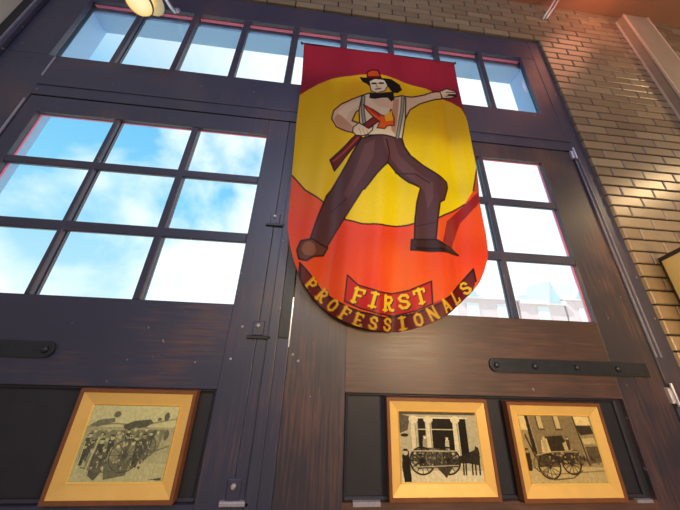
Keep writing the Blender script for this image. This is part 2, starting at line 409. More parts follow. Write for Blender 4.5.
# hinges / latches on the cover board
for z in (1.612, 1.062, 2.16):
    h = MB().bbox(-.302, -.200, -.012, .0, z, z + .014, .003)
    hh = h.build('hinge', M_IRON if z > 1.1 else M_STEEL, d1)
    MB().bbox(-.285, -.235, -.006, .0, z + .014, z + .075, .003).build('hinge_leaf', M_V, hh)
    MB().lathe([(.005, -.003), (.009, 0), (.009, .006), (.004, .011)], (-.262, -.006, z + .055), 12, 'y').build('bolt', M_STEEL, hh)
for (x, z) in ((-.1, 1.555), (-.355, 1.53), (-.33, 1.66), (-.075, 1.53)):
    MB().lathe([(.004, -.001), (.006, .002), (.003, .005)], (x, 0, z), 10, 'y').build('screw', M_STEEL, d2 if x > -.2 else d1)
# strap hinges
def strap(x0, x1, z0, z1, bolts, d, endleft):
    h = (z1 - z0) / 2; zc = (z0 + z1) / 2; pts = []
    n = 10; xe = x0 + h if endleft else x1 - h
    if endleft: ring = [(x1, z0), (x1, z1)] + [(xe - h * math.sin(PI * k / n), zc + h * math.cos(PI * k / n)) for k in range(n + 1)]
    else: ring = [(x0, z1), (x0, z0)] + [(xe + h * math.sin(PI * k / n), zc - h * math.cos(PI * k / n)) for k in range(n + 1)]
    m = MB(); N = len(ring)
    m.v = [(x, -.010, z) for x, z in ring] + [(x, .0, z) for x, z in ring]
    m.f = [tuple(range(N)), tuple(range(2 * N - 1, N - 1, -1))] + [(k, (k + 1) % N, N + (k + 1) % N, N + k) for k in range(N)]
    o = m.build('strap_hinge', M_IRON, d, bevel=.002)
    for b in bolts:
        MB().lathe([(.004, -.002), (.013, 0), (.012, .006), (.006, .010), (.001, .011)], (b, -.010, zc), 14, 'y').build('bolt', M_IRON, o, smooth=True)
strap(J1 + .01, -1.035, 1.512, 1.572, (-1.065, -1.24, -1.45), d1, False)
strap(.785, J2 - .07, 1.512, 1.572, (.815, 1.0, 1.21, 1.42), d2, True)
# knuckles on the right jamb
for z, m_ in ((2.835, M_STEEL), (1.405, M_STEEL)):
    k = MB().bbox(J2 - .012, J2 + .022, -.016, .0, z, z + .065, .005).build('hinge_knuckle', m_, d2)
    MB().lathe([(.006, -.01), (.006, .0), (.006, .085)], (J2 + .005, -.018, z), 10).build('hinge_pin', M_STEEL, k)
MB().box(.168, .27, -.008, .018, 1.058, 1.072).build('panel_catch', M_STEEL, d2)
MB().box(1.31, 1.38, -.004, .018, 1.058, 1.068).build('panel_catch', M_STEEL, d2)

# ================================================================== painted meshes
def inpoly(px, py, pts):
    c = np.zeros(px.shape, bool); n = len(pts)
    for i in range(n):
        x0, y0 = pts[i]; x1, y1 = pts[(i + 1) % n]
        if y0 == y1: continue
        m = ((y0 > py) != (y1 > py)) & (px < (x1 - x0) * (py - y0) / (y1 - y0) + x0); c ^= m
    return c
def segdist(px, py, pts):
    d = np.full(px.shape, 1e9)
    for (x0, y0), (x1, y1) in zip(pts[:-1], pts[1:]):
        vx, vy = x1 - x0, y1 - y0; L = vx * vx + vy * vy + 1e-9
        t = np.clip(((px - x0) * vx + (py - y0) * vy) / L, 0, 1)
        d = np.minimum(d, np.hypot(px - x0 - t * vx, py - y0 - t * vy))
    return d
class Art:
    def __init__(s, u, v): s.u, s.v = u, v; s.c = np.zeros(u.shape + (3,))
    def poly(s, pts, col, line=None, lw=.7, soft=0.0):
        m = inpoly(s.u, s.v, pts); s.c[m] = col
        if line is not None: s.line(pts + [pts[0]], line, lw)
        return s
    def line(s, pts, col, w=.7):
        d = segdist(s.u, s.v, pts); a = np.clip((w - d) / .5 + .5, 0, 1)[..., None]
        s.c = s.c * (1 - a) + np.array(col) * a; return s
    def ell(s, cx, cy, rx, ry, col, a=1.0):
        m = ((s.u - cx) / rx) ** 2 + ((s.v - cy) / ry) ** 2 < 1; s.c[m] = s.c[m] * (1 - a) + np.array(col) * a; return s
def smooth_noise(u, v, sc, seed):
    r = np.random.default_rng(seed); g = r.random((64, 64)); x = (u * sc) % 63; y = (v * sc) % 63
    i = x.astype(int); j = y.astype(int); fx = x - i; fy = y - j; fx = fx * fx * (3 - 2 * fx); fy = fy * fy * (3 - 2 * fy)
    return (g[i, j] * (1 - fx) + g[i + 1, j] * fx) * (1 - fy) + (g[i, j + 1] * (1 - fx) + g[i + 1, j + 1] * fx) * fy
def grid_mesh(name, P, C, m, parent):
    ny, nx, _ = P.shape
    me = bpy.data.meshes.new(name); nv = nx * ny
    me.vertices.add(nv); me.vertices.foreach_set('co', P.reshape(-1).astype(np.float32))
    idx = np.arange(nv).reshape(ny, nx)
    q = np.stack([idx[:-1, :-1], idx[1:, :-1], idx[1:, 1:], idx[:-1, 1:]], -1).reshape(-1)
    nf = (nx - 1) * (ny - 1); me.loops.add(nf * 4); me.loops.foreach_set('vertex_index', q.astype(np.int32))
    me.polygons.add(nf); me.polygons.foreach_set('loop_start', np.arange(0, nf * 4, 4, dtype=np.int32)); me.polygons.foreach_set('loop_total', np.full(nf, 4, np.int32))
    me.update(calc_edges=True)
    a = me.color_attributes.new('art', 'FLOAT_COLOR', 'POINT')
    lin = np.where(C <= .04045, C / 12.92, ((C + .055) / 1.055) ** 2.4)
    a.data.foreach_set('color', np.concatenate([lin, np.ones(C.shape[:2] + (1,))], -1).reshape(-1).astype(np.float32))
    me.polygons.foreach_set('use_smooth', np.ones(nf, bool))
    me.materials.append(m); o = bpy.data.objects.new(name, me); COL.objects.link(o)
    if parent: o.parent = parent; o.matrix_parent_inverse = Matrix.Translation(-parent.location)
    return o
# artwork drawings are surveyed in the photograph's frame; this maps a point of a vertical plane to that frame
def to_px(X, Y, Z):
    d = np.stack([X - CAM.x, Y - CAM.y, Z - CAM.z], -1)
    w_ = d @ np.array(FW); return 340 + FPX * (d @ np.array(RT)) / w_, 255 - FPX * (d @ np.array(UP)) / w_
def from_px(px, py, Y):
    d = np.array(FW) * FPX + (px - 340) * np.array(RT) - (py - 255) * np.array(UP)
    t = (Y - CAM.y) / d[1]; return CAM.x + t * d[0], CAM.z + t * d[2]

# ================================================================== BANNER
YBN = -0.085
ban = thing('banner', 'tall satin banner of a firefighter with an axe hung before the doors', 'banner', (0.33, YBN, 3.56))
Lc = [(304, 43), (302, 75), (299, 100), (296, 125), (294, 150), (292, 175), (290, 200), (288.5, 215), (288, 230), (290, 245), (293, 258), (297, 270), (302, 281), (310, 293), (320, 304), (332, 314), (345, 321), (358, 326), (372, 330), (385, 332), (393, 332)]
Rc = [(454, 64), (458, 85), (462, 103), (467, 120), (471, 140), (474, 155), (477, 170), (479, 185), (480, 200), (483, 215), (487, 235), (489, 250), (489, 258), (486, 270), (481, 282), (473, 293), (464, 302), (452, 311), (440, 319), (425, 326), (410, 330), (400, 332)]
def chain(c): return np.array([from_px(x, y, YBN) for x, y in c])
Lw, Rw = chain(Lc), chain(Rc)
zt = (Lw[0, 1] + Rw[0, 1]) / 2; zb = min(Lw[-1, 1], Rw[-1, 1])
NY, NX = 620, 380
zz = np.linspace(zt, zb, NY)
xl = np.interp(-zz, -Lw[:, 1], Lw[:, 0]); xr = np.interp(-zz, -Rw[:, 1], Rw[:, 0])
s = np.linspace(0, 1, NX)[None, :]
X = xl[:, None] * (1 - s) + xr[:, None] * s; Z = np.repeat(zz[:, None], NX, 1)
pu, pv = to_px(X, np.full_like(X, YBN), Z)
A = Art(pu, pv)
MAR = (.62, .13, .20); RED = (.97, .27, .14); ORG = (1.0, .42, .10); YEL = (1.0, .84, .03); DK = (.13, .05, .04)
# fields
A.c[:] = MAR
low = inpoly(pu, pv, [(270, 170), (470, 170), (478, 186), (520, 165), (520, 400), (270, 400)])
n1 = smooth_noise(pu, pv, .035, 3)[..., None]
A.c[low] = (np.array(RED) * (1 - n1) + np.array(ORG) * n1)[low]
rr = inpoly(pu, pv, [(463, 104), (500, 104), (500, 200), (474, 190), (477, 160), (470, 130)]); A.c[rr] = (.80, .33, .12)
ycirc = [(280, 175), (292, 176), (305, 190), (325, 203), (346, 219), (362, 224), (384, 227), (408, 226), (438, 219), (456, 209), (466, 203), (474, 190), (477, 168), (475, 150), (471, 132), (466, 117), (461, 108), (452, 102), (440, 96), (425, 89), (408, 84), (396, 80), (378, 76), (360, 75), (345, 77), (330, 80), (318, 84), (308, 89), (300, 94), (280, 100)]
my = inpoly(pu, pv, ycirc)
n2 = smooth_noise(pu, pv, .05, 5)[..., None] * .5 + smooth_noise(pu * 2.2, pv * .4, .05, 8)[..., None] * .5
yel2 = np.array((.93, .64, .10))
g = np.clip((170 - pv) / 90, 0, 1)[..., None] * (.35 + .65 * n2)
A.c[my] = (np.array(YEL) * (1 - g) + yel2 * g)[my]
A.line(ycirc[1:11], DK, .7).line(ycirc[11:13] , DK, .6)
A.poly([(466, 204), (480, 190), (482, 200), (462, 222), (452, 248), (441, 243), (446, 222)], (.62, .13, .12))  # dark red shadow of a fold, painted into the cloth colour
def Z1(pts): return [(325 + u / 4.857, 70 + v / 4.857) for u, v in pts]
def Z2(pts): return [(280 + u / 2.957, 40 + v / 2.957) for u, v in pts]
def Z3(pts): return [(280 + u / 2.957, 190 + v / 2.957) for u, v in pts]
TRO = (.36, .215, .21); TRO2 = (.43, .27, .26); SK = (.93, .76, .62); SKS = (.82, .60, .47); SH = (.95, .84, .68)
# trousers
A.poly(Z2([(240, 292), (285, 285), (360, 292), (368, 318), (385, 345), (420, 372), (460, 400), (494, 420), (497, 436), (484, 475)]) + Z3([(470, 40), (462, 90), (456, 152), (394, 152), (396, 90), (402, 40)]) + Z2([(408, 460), (414, 440), (380, 424), (345, 395), (316, 369), (285, 400), (250, 442)]) + Z3([(244, 0), (205, 60), (165, 120), (130, 178), (88, 150), (112, 80), (138, 15)]) + Z2([(152, 440), (172, 405), (196, 365), (215, 330)]), TRO, DK, .7)
A.poly(Z2([(300, 290), (335, 295), (350, 340), (395, 385), (450, 425), (450, 470), (435, 505), (425, 450), (380, 410), (330, 360), (310, 330)]), TRO2)
A.poly(Z2([(250, 310), (280, 300), (275, 350), (240, 410), (200, 470), (190, 450), (225, 380)]), TRO2)
A.line(Z2([(312, 300), (322, 340), (316, 369)]), DK, .5).line(Z2([(340, 395), (400, 400), (440, 425)]), (.25, .14, .14), .6)
A.line(Z3([(150, 60), (200, 20)]), (.25, .14, .14), .6).line(Z3([(400, 110), (455, 100)]), (.25, .14, .14), .5)
# shoes
A.poly(Z3([(50, 178), (62, 152), (95, 146), (120, 158), (142, 165), (128, 190), (100, 196), (78, 210), (56, 205)]), (.42, .24, .17), DK, .8)
A.ell(280 + 85 / 2.957, 190 + 175 / 2.957, 7, 7, (.66, .42, .30), .7)
A.poly(Z3([(386, 150), (455, 150), (478, 162), (510, 174), (534, 190), (490, 187), (440, 184), (384, 180)]), (.27, .15, .12), DK, .7)
A.line(Z3([(400, 175), (470, 178), (520, 188)]), (.10, .04, .04), 1.0)
# arms and shirt
A.poly(Z1([(370, 128), (425, 132), (480, 124), (540, 105), (568, 98), (572, 132), (520, 150), (460, 166), (412, 195), (392, 235), (380, 235)]), SK, DK, .6)
A.poly(Z1([(180, 126), (130, 140), (80, 165), (42, 200), (32, 240), (55, 275), (120, 295), (150, 305), (168, 262), (132, 243), (150, 205), (190, 180)]), SK, DK, .6)
A.poly(Z1([(60, 215), (90, 225), (140, 275), (150, 300), (110, 290), (60, 270), (40, 240)]), SKS)
A.poly(Z1([(60, 205), (110, 165), (170, 145), (160, 180), (120, 200), (100, 235)]), SH)
A.poly(Z1([(180, 126), (215, 118), (330, 140), (372, 126), (392, 140), (390, 235), (374, 335), (300, 330), (215, 322), (178, 318), (168, 262), (165, 200)]), SH, DK, .6)
A.poly(Z1([(310, 150), (360, 140), (350, 250), (340, 320), (320, 300)]), SKS)
A.poly(Z1([(220, 150), (330, 155), (325, 200), (260, 190)]), SK)
# braces
for a, b in (([(186, 135), (182, 200), (196, 318)], 1), ([(378, 132), (374, 200), (350, 330)], 1)):
    A.line(Z1(a), (.28, .25, .22), 1.9).line(Z1(a), (.62, .62, .55), 1.1)
# axe: shaft behind the hand, head before the chest
A.poly(Z1([(24, 438), (62, 398), (130, 330), (170, 300), (180, 320), (165, 345), (100, 415), (46, 484)]), (.45, .11, .09), DK, .7)
A.line(Z1([(40, 440), (100, 385), (160, 330)]), (.68, .28, .20), .8)
A.poly(Z1([(186, 268), (240, 232), (275, 250), (205, 292)]), (.58, .14, .12), DK, .6)
A.poly(Z1([(186, 172), (230, 200), (270, 232), (300, 238), (318, 200), (334, 240), (334, 275), (300, 282), (285, 298), (250, 292), (262, 262), (236, 240), (206, 205)]), (.95, .38, .08), (.35, .08, .04), .5)
A.poly(Z1([(285, 235), (322, 206), (328, 252), (292, 262)]), (1.0, .72, .15))
A.line(Z1([(200, 182), (262, 236)]), (.80, .16, .08), 1.0)
# hands
A.poly(Z1([(138, 275), (165, 258), (190, 275), (210, 290), (232, 280), (228, 300), (205, 318), (180, 322), (150, 316), (134, 296)]), SH, DK, .5)
for q in range(3): A.line(Z1([(165 + q * 17, 285 + q * 4), (175 + q * 16, 312)]), SKS, .4)
A.poly(Z1([(560, 98), (592, 88), (634, 102), (642, 118), (600, 116), (640, 128), (606, 134), (574, 130)]), SK, DK, .5)
A.line(Z1([(590, 104), (640, 108)]), DK, .35).line(Z1([(590, 122), (636, 122)]), DK, .35)
# head
A.poly(Z1([(168, 38), (215, 42), (240, 60), (222, 92), (205, 74), (182, 60)]), (.10, .06, .06))
A.poly(Z1([(212, 50), (288, 52), (302, 85), (288, 112), (250, 122), (222, 108)]), (.96, .86, .72), DK, .4)
A.line(Z1([(228, 72), (244, 74)]), DK, .8).line(Z1([(262, 74), (280, 74)]), DK, .8)
A.line(Z1([(252, 72), (246, 90), (256, 92)]), SKS, .5).line(Z1([(244, 102), (268, 100)]), (.5, .15, .12), .6)
A.poly(Z1([(168, 36), (205, 42), (262, 50), (320, 52), (362, 74), (374, 98), (352, 116), (325, 118), (302, 90), (285, 60), (240, 52), (216, 62), (190, 64)]), (.10, .06, .06))
A.poly(Z1([(204, 44), (206, 14), (228, 6), (256, 12), (270, 50)]), (.84, .28, .10), DK, .6)
A.line(Z1([(206, 40), (268, 46)]), (.35, .05, .05), 1.0)
A.poly(Z1([(216, 114), (250, 124), (300, 118), (330, 112), (336, 150), (318, 162), (300, 146), (262, 148), (238, 150), (214, 142)]), (.11, .07, .09))
# scrolls
sc2t = [(58, 216), (85, 245), (120, 290), (160, 322), (200, 344), (240, 360), (310, 378), (390, 368), (450, 345), (500, 315), (540, 275), (576, 232)]
sc2 = sc2t + [(585, 262), (575, 300), (620, 330), (560, 400), (400, 470), (250, 460), (120, 400), (40, 300)]
A.poly(Z3(sc2), (.42, .06, .10)); A.line(Z3(sc2t), DK, .9); A.line(Z3([(576, 232), (584, 268)]), DK, .9); A.line(Z3([(58, 216), (62, 255)]), DK, .8)
A.line(Z3([(190, 330), (300, 368), (420, 350), (470, 330)]), (.80, .14, .14), 1.0)
sc1t = [(200, 250), (232, 280), (290, 302), (330, 306), (380, 298), (444, 272)]
A.poly(Z3(sc1t + [(448, 338), (400, 358), (340, 372), (290, 366), (240, 350), (192, 326)]), (.80, .13, .13), DK, .7)
# letters: strokes in a unit box (x right, y down), third value = weight
GL = {'F': [([(.25, 0), (.25, 1)], 2), ([(.1, .06), (.9, .06)], 1), ([(.9, .06), (.9, .25)], 1), ([(.25, .48), (.72, .48)], 1), ([(.08, .96), (.45, .96)], 1)],
      'I': [([(.5, 0), (.5, 1)], 2), ([(.22, .05), (.78, .05)], 1), ([(.22, .95), (.78, .95)], 1)],
      'R': [([(.25, 0), (.25, 1)], 2), ([(.25, .06), (.7, .08), (.82, .25), (.7, .46), (.25, .5)], 1.3), ([(.48, .5), (.72, .92), (.95, .95)], 1.7), ([(.08, .95), (.42, .95)], 1)],
      'S': [([(.85, .28), (.75, .1), (.45, .05), (.2, .2), (.3, .42), (.7, .56), (.82, .78), (.6, .95), (.3, .93), (.13, .72)], 1.5)],
      'T': [([(.5, 0), (.5, 1)], 2), ([(.08, .24), (.08, .06), (.92, .06), (.92, .24)], 1), ([(.3, .95), (.7, .95)], 1)],
      'P': [([(.25, 0), (.25, 1)], 2), ([(.25, .06), (.7, .08), (.84, .27), (.7, .5), (.25, .54)], 1.5), ([(.08, .95), (.42, .95)], 1)],
      'O': [([(.5, .04), (.2, .2), (.14, .5), (.2, .8), (.5, .96), (.8, .8), (.86, .5), (.8, .2), (.5, .04)], 1.5)],
      'E': [([(.25, 0), (.25, 1)], 2), ([(.1, .06), (.88, .06), (.88, .2)], 1), ([(.25, .5), (.7, .5)], 1), ([(.1, .95), (.9, .95), (.9, .78)], 1)],
      'N': [([(.18, 0), (.18, 1)], 1), ([(.18, .02), (.82, .98)], 2), ([(.82, 0), (.82, 1)], 1)],
      'A': [([(.5, .02), (.15, .96)], 1), ([(.5, .02), (.84, .96)], 2), ([(.27, .66), (.72, .66)], 1)],
      'L': [([(.25, 0), (.25, 1)], 2), ([(.1, .95), (.88, .95), (.88, .72)], 1)]}
def word(txt, base, size, width, col, wt):
    """letters placed along a polyline through their centres"""
    B = np.array(base, float); seg = np.hypot(*np.diff(B, axis=0).T); cum = np.concatenate([[0], np.cumsum(seg)])
    for i, chh in enumerate(txt):
        t = cum[-1] * i / (len(txt) - 1); x = np.interp(t, cum, B[:, 0]); y = np.interp(t, cum, B[:, 1])
        t0_, t1_ = max(0, t - 4), min(cum[-1], t + 4)
        dx = np.interp(t1_, cum, B[:, 0]) - np.interp(t0_, cum, B[:, 0]); dy = np.interp(t1_, cum, B[:, 1]) - np.interp(t0_, cum, B[:, 1])
        L = math.hypot(dx, dy); dx /= L; dy /= L
        for off, cc in (((.9, .9), (.16, .03, .05)), ((0, 0), col)):
            for pts, wg in GL[chh]:
                q = [(x + off[0] + (a - .5) * width * dx - (b - .5) * size * dy, y + off[1] + (a - .5) * width * dy + (b - .5) * size * dx) for a, b in pts]
                A.line(q, cc, wt * (.55 + .45 * wg))
word('FIRST', Z3([(232, 312), (275, 326), (320, 335), (366, 330), (412, 316)]), 14.5, 12, (1.0, .80, .12), 1.15)
word('PROFESSIONALS', Z3([(92, 278), (130, 312), (170, 350), (212, 376), (255, 391), (300, 397), (345, 397), (388, 391), (428, 377), (466, 357), (500, 335), (530, 312), (556, 288)]), 13, 9.5, (.95, .70, .12), 1.0)
# cloth folds
sX = (X - xl.min()) / (xr.max() - xl.min()); tZ = (zt - Z) / (zt - zb)
fold = .010 * np.sin(sX * 21 + 3 * tZ) * (.3 + tZ) + .014 * np.sin(sX * 9 - 1.5 * tZ + .6) * (.25 + .75 * tZ) + .007 * np.sin(sX * 43 + tZ * 5) * np.clip(tZ * 1.4 - .2, 0, 1)
fold += .012 * np.exp(-((sX - .86 - .05 * tZ) / .035) ** 2) * np.clip(1 - abs(tZ - .35) / .5, 0, 1)
fold += .016 * np.clip((tZ - .72) / .28, 0, 1) ** 2
fold += .0015 * np.sin(tZ * 30 + sX * 4) * np.exp(-sX * 3)
Yv = YBN + fold - .004
C_ = np.clip(A.c, 0, 1)
cloth = grid_mesh('cloth', np.stack([X, Yv, Z], -1), C_, M_CLOTH, ban)
xL, xR = Lw[0, 0], Rw[0, 0]
MB().tube([(xL - .012, YBN, zt + .002), (xR + .006, YBN, zt + .002)], .0045).build('rod', M_BLACK, ban, smooth=True)
for x in (xL - .014, xR + .008):
    MB().lathe([(.002, -.008), (.008, -.004), (.009, 0), (.008, .004), (.002, .008)], (x, YBN, zt + .002), 12).build('finial', M_BLACK, ban, smooth=True)
for k in (4, 8):
    x = (edges[k - 1][1] + edges[k][0]) / 2 if k < 8 else (edges[7][1] + edges[8][0]) / 2 - .375
    MB().tube([(x, -.002, zt + .02), (x, -.05, zt + .02), (x, YBN, zt + .008)], .003, 8).build('hook', M_BLACK, ban)

# ================================================================== FRAMED PHOTOGRAPHS
def sepia(t, a=(.14, .12, .10), b=(.86, .80, .56)): return tuple(a[i] * (1 - t) + b[i] * t for i in range(3))
def picture(x0, x1, z0, z1, fw, label, paint, tone, mat_w):
    yb, yf = .0035, -.026
    t = thing('framed_photograph', label, 'picture', ((x0 + x1) / 2, yb, z0), 'framed historic photographs on the door panels')
    m = MB()
    def ring(mb, a0, a1, b0, b1, wd, y_out, y_in, yback):
        o = [(a0, b0), (a1, b0), (a1, b1), (a0, b1)]; i_ = [(a0 + wd, b0 + wd), (a1 - wd, b0 + wd), (a1 - wd, b1 - wd), (a0 + wd, b1 - wd)]
        for k in range(4):
            n = (k + 1) % 4
            mb.quad([(o[k][0], y_out, o[k][1]), (o[n][0], y_out, o[n][1]), (i_[n][0], y_in, i_[n][1]), (i_[k][0], y_in, i_[k][1])])
            mb.quad([(o[k][0], y_out, o[k][1]), (o[k][0], yback, o[k][1]), (o[n][0], yback, o[n][1]), (o[n][0], y_out, o[n][1])])
            mb.quad([(i_[k][0], y_in, i_[k][1]), (i_[n][0], y_in, i_[n][1]), (i_[n][0], yback, i_[n][1]), (i_[k][0], yback, i_[k][1])])
            mb.quad([(o[k][0], yback, o[k][1]), (i_[k][0], yback, i_[k][1]), (i_[n][0], yback, i_[n][1]), (o[n][0], yback, o[n][1])])
    ring(m, x0, x1, z0, z1, fw, yf, yf, yb); m.build('frame', M_FRAME, t)
    g = MB(); ring(g, x0 + fw, x1 - fw, z0 + fw, z1 - fw, mat_w, yf + .003, yf + .012, yb); g.build('gilt_liner', M_GOLD, t)
    a = fw + mat_w
    f2 = MB(); ring(f2, x0 + a, x1 - a, z0 + a, z1 - a, .004, yf + .009, yf + .013, yb); f2.build('fillet', M_GOLD2, t)
    a += .004
    MB().box(x0 + .004, x1 - .004, yb - .001, yb + .002, z0 + .004, z1 - .004).build('backing', M_BLACK, t)
    nx, ny = 210, 170
    xs = np.linspace(x0 + a, x1 - a, nx)[None, :].repeat(ny, 0); zs = np.linspace(z1 - a, z0 + a, ny)[:, None].repeat(nx, 1)
    u = np.linspace(0, 100, nx)[None, :].repeat(ny, 0); v = np.linspace(0, 80, ny)[:, None].repeat(nx, 1)
    A = Art(u, v); A.c[:] = sepia(.9, *tone); paint(A, lambda q: sepia(q, *tone))
    nse = (smooth_noise(u, v, .5, 11) - .5) * .08 + (smooth_noise(u, v, 1.4, 12) - .5) * .08
    A.c = np.clip(A.c + nse[..., None], 0, 1)
    grid_mesh('photograph', np.stack([xs, np.full_like(xs, yf + .0125), zs], -1), A.c, M_PHOTO, t)
    return t
def wheel(A, cx, cy, r, col, n=12, w=.9):
    A.line([(cx + r * math.cos(2 * PI * k / 24), cy + r * math.sin(2 * PI * k / 24)) for k in range(25)], col, w)
    for k in range(n): A.line([(cx, cy), (cx + r * math.cos(2 * PI * k / n), cy + r * math.sin(2 * PI * k / n))], col, w * .45)
    A.ell(cx, cy, r * .18, r * .18, col)
def man(A, x, y, h, col, head):
    A.poly([(x - h * .13, y - h * .8), (x + h * .13, y - h * .8), (x + h * .15, y - h * .4), (x + h * .1, y), (x - h * .1, y), (x - h * .15, y - h * .4)], col)
    A.ell(x, y - h * .88, h * .085, h * .1, head); A.poly([(x - h * .12, y - h * .93), (x + h * .12, y - h * .93), (x + h * .07, y - h), (x - h * .07, y - h)], col)
def paint_crew(A, S):
    m = A.v > 24; A.c[m] = S(.70); A.c[A.v > 62] = S(.80)
    A.line([(0, 24), (30, 20), (60, 22), (100, 14)], S(.5), .8)
    A.poly([(2, 22), (12, 16), (28, 14), (30, 18), (12, 24)], S(.35)); A.ell(30, 10, 4, 3.5, S(.3))
    A.poly([(40, 22), (52, 17), (70, 15), (74, 19), (66, 24), (44, 27)], S(.18))
    A.ell(88, 12, 3, 5, S(.22)); A.ell(80, 15, 2.5, 2, S(.3)); A.ell(92, 32, 3, 6, S(.28)); A.ell(83, 33, 2, 5, S(.35)); 
    A.poly([(6, 28), (90, 26), (86, 48), (60, 58), (8, 60)], S(.42))
    r = random.Random(4)
    for k in range(34):
        x = 6 + r.random() * 76; y = 30 + r.random() * 24; A.ell(x, y, 1 + 2.4 * r.random(), 1.5 + 3.5 * r.random(), S(r.choice((.08, .2, .3, .8, .9))))
    for row, (yy, hh) in enumerate(((44, 18), (54, 22), (64, 25))):
        for k in range(13 - 2 * row):
            x = 5 + k * (6.2 + row * .5) + r.random() * 3
            man(A, x, yy + r.random() * 5, hh * (.85 + .3 * r.random()), S(r.choice((.08, .16, .24, .5))), S(.85))
            if r.random() < .5: A.line([(x - 2, yy - hh * .6), (x + 3, yy - hh * .3)], S(.75), .5)
    A.poly([(16, 52), (30, 50), (32, 70), (26, 79), (18, 74)], S(.22)); A.poly([(30, 60), (44, 62), (60, 58), (58, 74), (36, 78)], S(.3))
    for k in range(60):
        x = 8 + r.random() * 70; y = 34 + r.random() * 36; A.ell(x, y, .5 + r.random(), .5 + 1.6 * r.random(), S(r.choice((.1, .2, .75, .85))))
    wheel(A, 52, 54, 17, S(.12), 14, .7); wheel(A, 72, 45, 11, S(.15), 12, .6); A.line([(8, 66), (40, 72), (62, 66), (76, 52), (98, 44)], S(.3), .7)
    A.line([(4, 40), (4, 74)], S(.9), .7).line([(18, 36), (14, 70)], S(.88), .8)
    A.poly([(84, 78), (98, 76), (98, 79)], S(.1))
def paint_columns(A, S):
    A.c[A.v < 70] = S(.72); A.c[A.v > 68] = S(.88)
    A.poly([(0, 0), (100, 0), (100, 3), (0, 3)], S(.25)); A.poly([(0, 2), (14, 6), (10, 22), (0, 26)], S(.3))
    for a, b in ((23, 33), (41, 68), (76, 86)): A.poly([(a, 8), (b, 8), (b, 60), (a, 60)], S(.02))
    A.line([(23, 21), (70, 21)], S(.85), .6).line([(20, 7), (88, 7)], S(.95), .8)
    for x in (18, 37, 72): 
        A.poly([(x - 3, 10), (x + 3, 10), (x + 4, 62), (x - 4, 62)], S(.88)); A.ell(x, 9, 6, 4.5, S(.9)); A.line([(x + 2, 14), (x + 3, 60)], S(.5), .5)
    A.ell(6, 28, 5, 2, S(.1)); A.poly([(2, 50), (10, 46), (12, 80), (3, 80)], S(.04)); man(A, 6, 76, 32, S(.05), S(.8))
    man(A, 31, 48, 20, S(.6), S(.95)); man(A, 59, 48, 18, S(.75), S(.95))
    A.poly([(14, 46), (30, 42), (48, 43), (70, 46), (74, 56), (70, 64), (20, 66), (12, 58)], S(.22))
    [A.ell(16 + 56 * rr.random(), 45 + 18 * rr.random(), 1 + rr.random(), .6 + rr.random(), S(rr.choice((.05, .4, .7)))) for rr in [random.Random(9)] for _ in range(70)]; wheel(A, 26, 57, 15, S(.05)); wheel(A, 58, 57, 15, S(.05)); wheel(A, 41, 54, 10, S(.45), 10, .6)
    A.poly([(40, 60), (54, 76), (66, 60)], S(.2)); A.line([(14, 46), (72, 46)], S(.8), .6).line([(16, 64), (70, 62)], S(.75), .5)
    A.poly([(72, 52), (84, 48), (94, 44), (99, 52), (96, 62), (84, 60), (74, 60)], S(.10))
    for x in (77, 80, 88, 92, 97): A.line([(x, 56), (x - 1, 72)], S(.06), .9)
    A.poly([(92, 50), (94, 40), (98, 42), (99, 50)], S(.12))
def paint_engine(A, S):
    A.c[:] = S(.62); A.poly([(14, 0), (76, 0), (78, 60), (18, 60)], S(.50)); A.poly([(76, 0), (97, 0), (98, 11), (77, 11)], S(1.0))
    A.poly([(0, 0), (8, 0), (10, 18), (0, 18)], S(.95)); A.poly([(8, 0), (12, 0), (16, 48), (10, 44)], S(.08)); A.line([(4, 24), (12, 50)], S(.1), 1.0)
    A.poly([(76, 12), (97, 12), (99, 22), (80, 24)], S(.14)); A.line([(75, 0), (82, 60)], S(.12), .9)
    A.poly([(80, 28), (97, 27), (98, 34), (82, 35)], S(.85)); A.poly([(82, 38), (99, 37), (100, 56), (84, 58)], S(.30))
    for x in (24, 48): A.poly([(x, 0), (x + 6, 0), (x + 7, 16), (x + 1, 16)], S(.85)); A.line([(x - 1, 0), (x, 17), (x + 8, 17)], S(.2), .8)
    A.c[A.v > 62] = S(.80); A.line([(0, 60), (30, 70), (100, 66)], S(.5), .6)
    A.poly([(30, 26), (54, 24), (60, 42), (34, 44)], S(.10)); A.poly([(24, 30), (32, 28), (34, 46), (22, 46)], S(.9)); A.poly([(52, 34), (60, 30), (64, 44), (54, 46)], S(.8))
    man(A, 60, 42, 16, S(.2), S(.85)); man(A, 28, 44, 18, S(.75), S(.9)); man(A, 2, 66, 26, S(.08), S(.6))
    A.poly([(12, 46), (70, 42), (76, 54), (60, 58), (14, 62)], S(.18))
    [A.ell(14 + 58 * rr.random(), 45 + 14 * rr.random(), 1 + rr.random(), .6 + rr.random(), S(rr.choice((.05, .35, .65)))) for rr in [random.Random(5)] for _ in range(60)]; wheel(A, 28, 61, 14, S(.06)); wheel(A, 58, 58, 12, S(.08)); wheel(A, 18, 58, 10, S(.3), 10, .6); A.line([(14, 48), (36, 44), (70, 44)], S(.8), .5)
    for k in range(9): A.ell(66 + 3.5 * k, 52 + (k % 3) * 2, 1.7, 3.5, S(.15 + .1 * (k % 3)))
    A.line([(14, 66), (30, 76), (56, 74), (70, 66)], S(.3), .7)
F_ = .978
def fz(z): return 1.6 + (z - 1.6) * F_
picture(-.885 * F_, -.459 * F_, fz(1.066), fz(1.410), .012, 'gilt framed faded photograph of a fire crew crowd on the left door', paint_crew, ((.27, .27, .23), (.88, .86, .60)), .040)
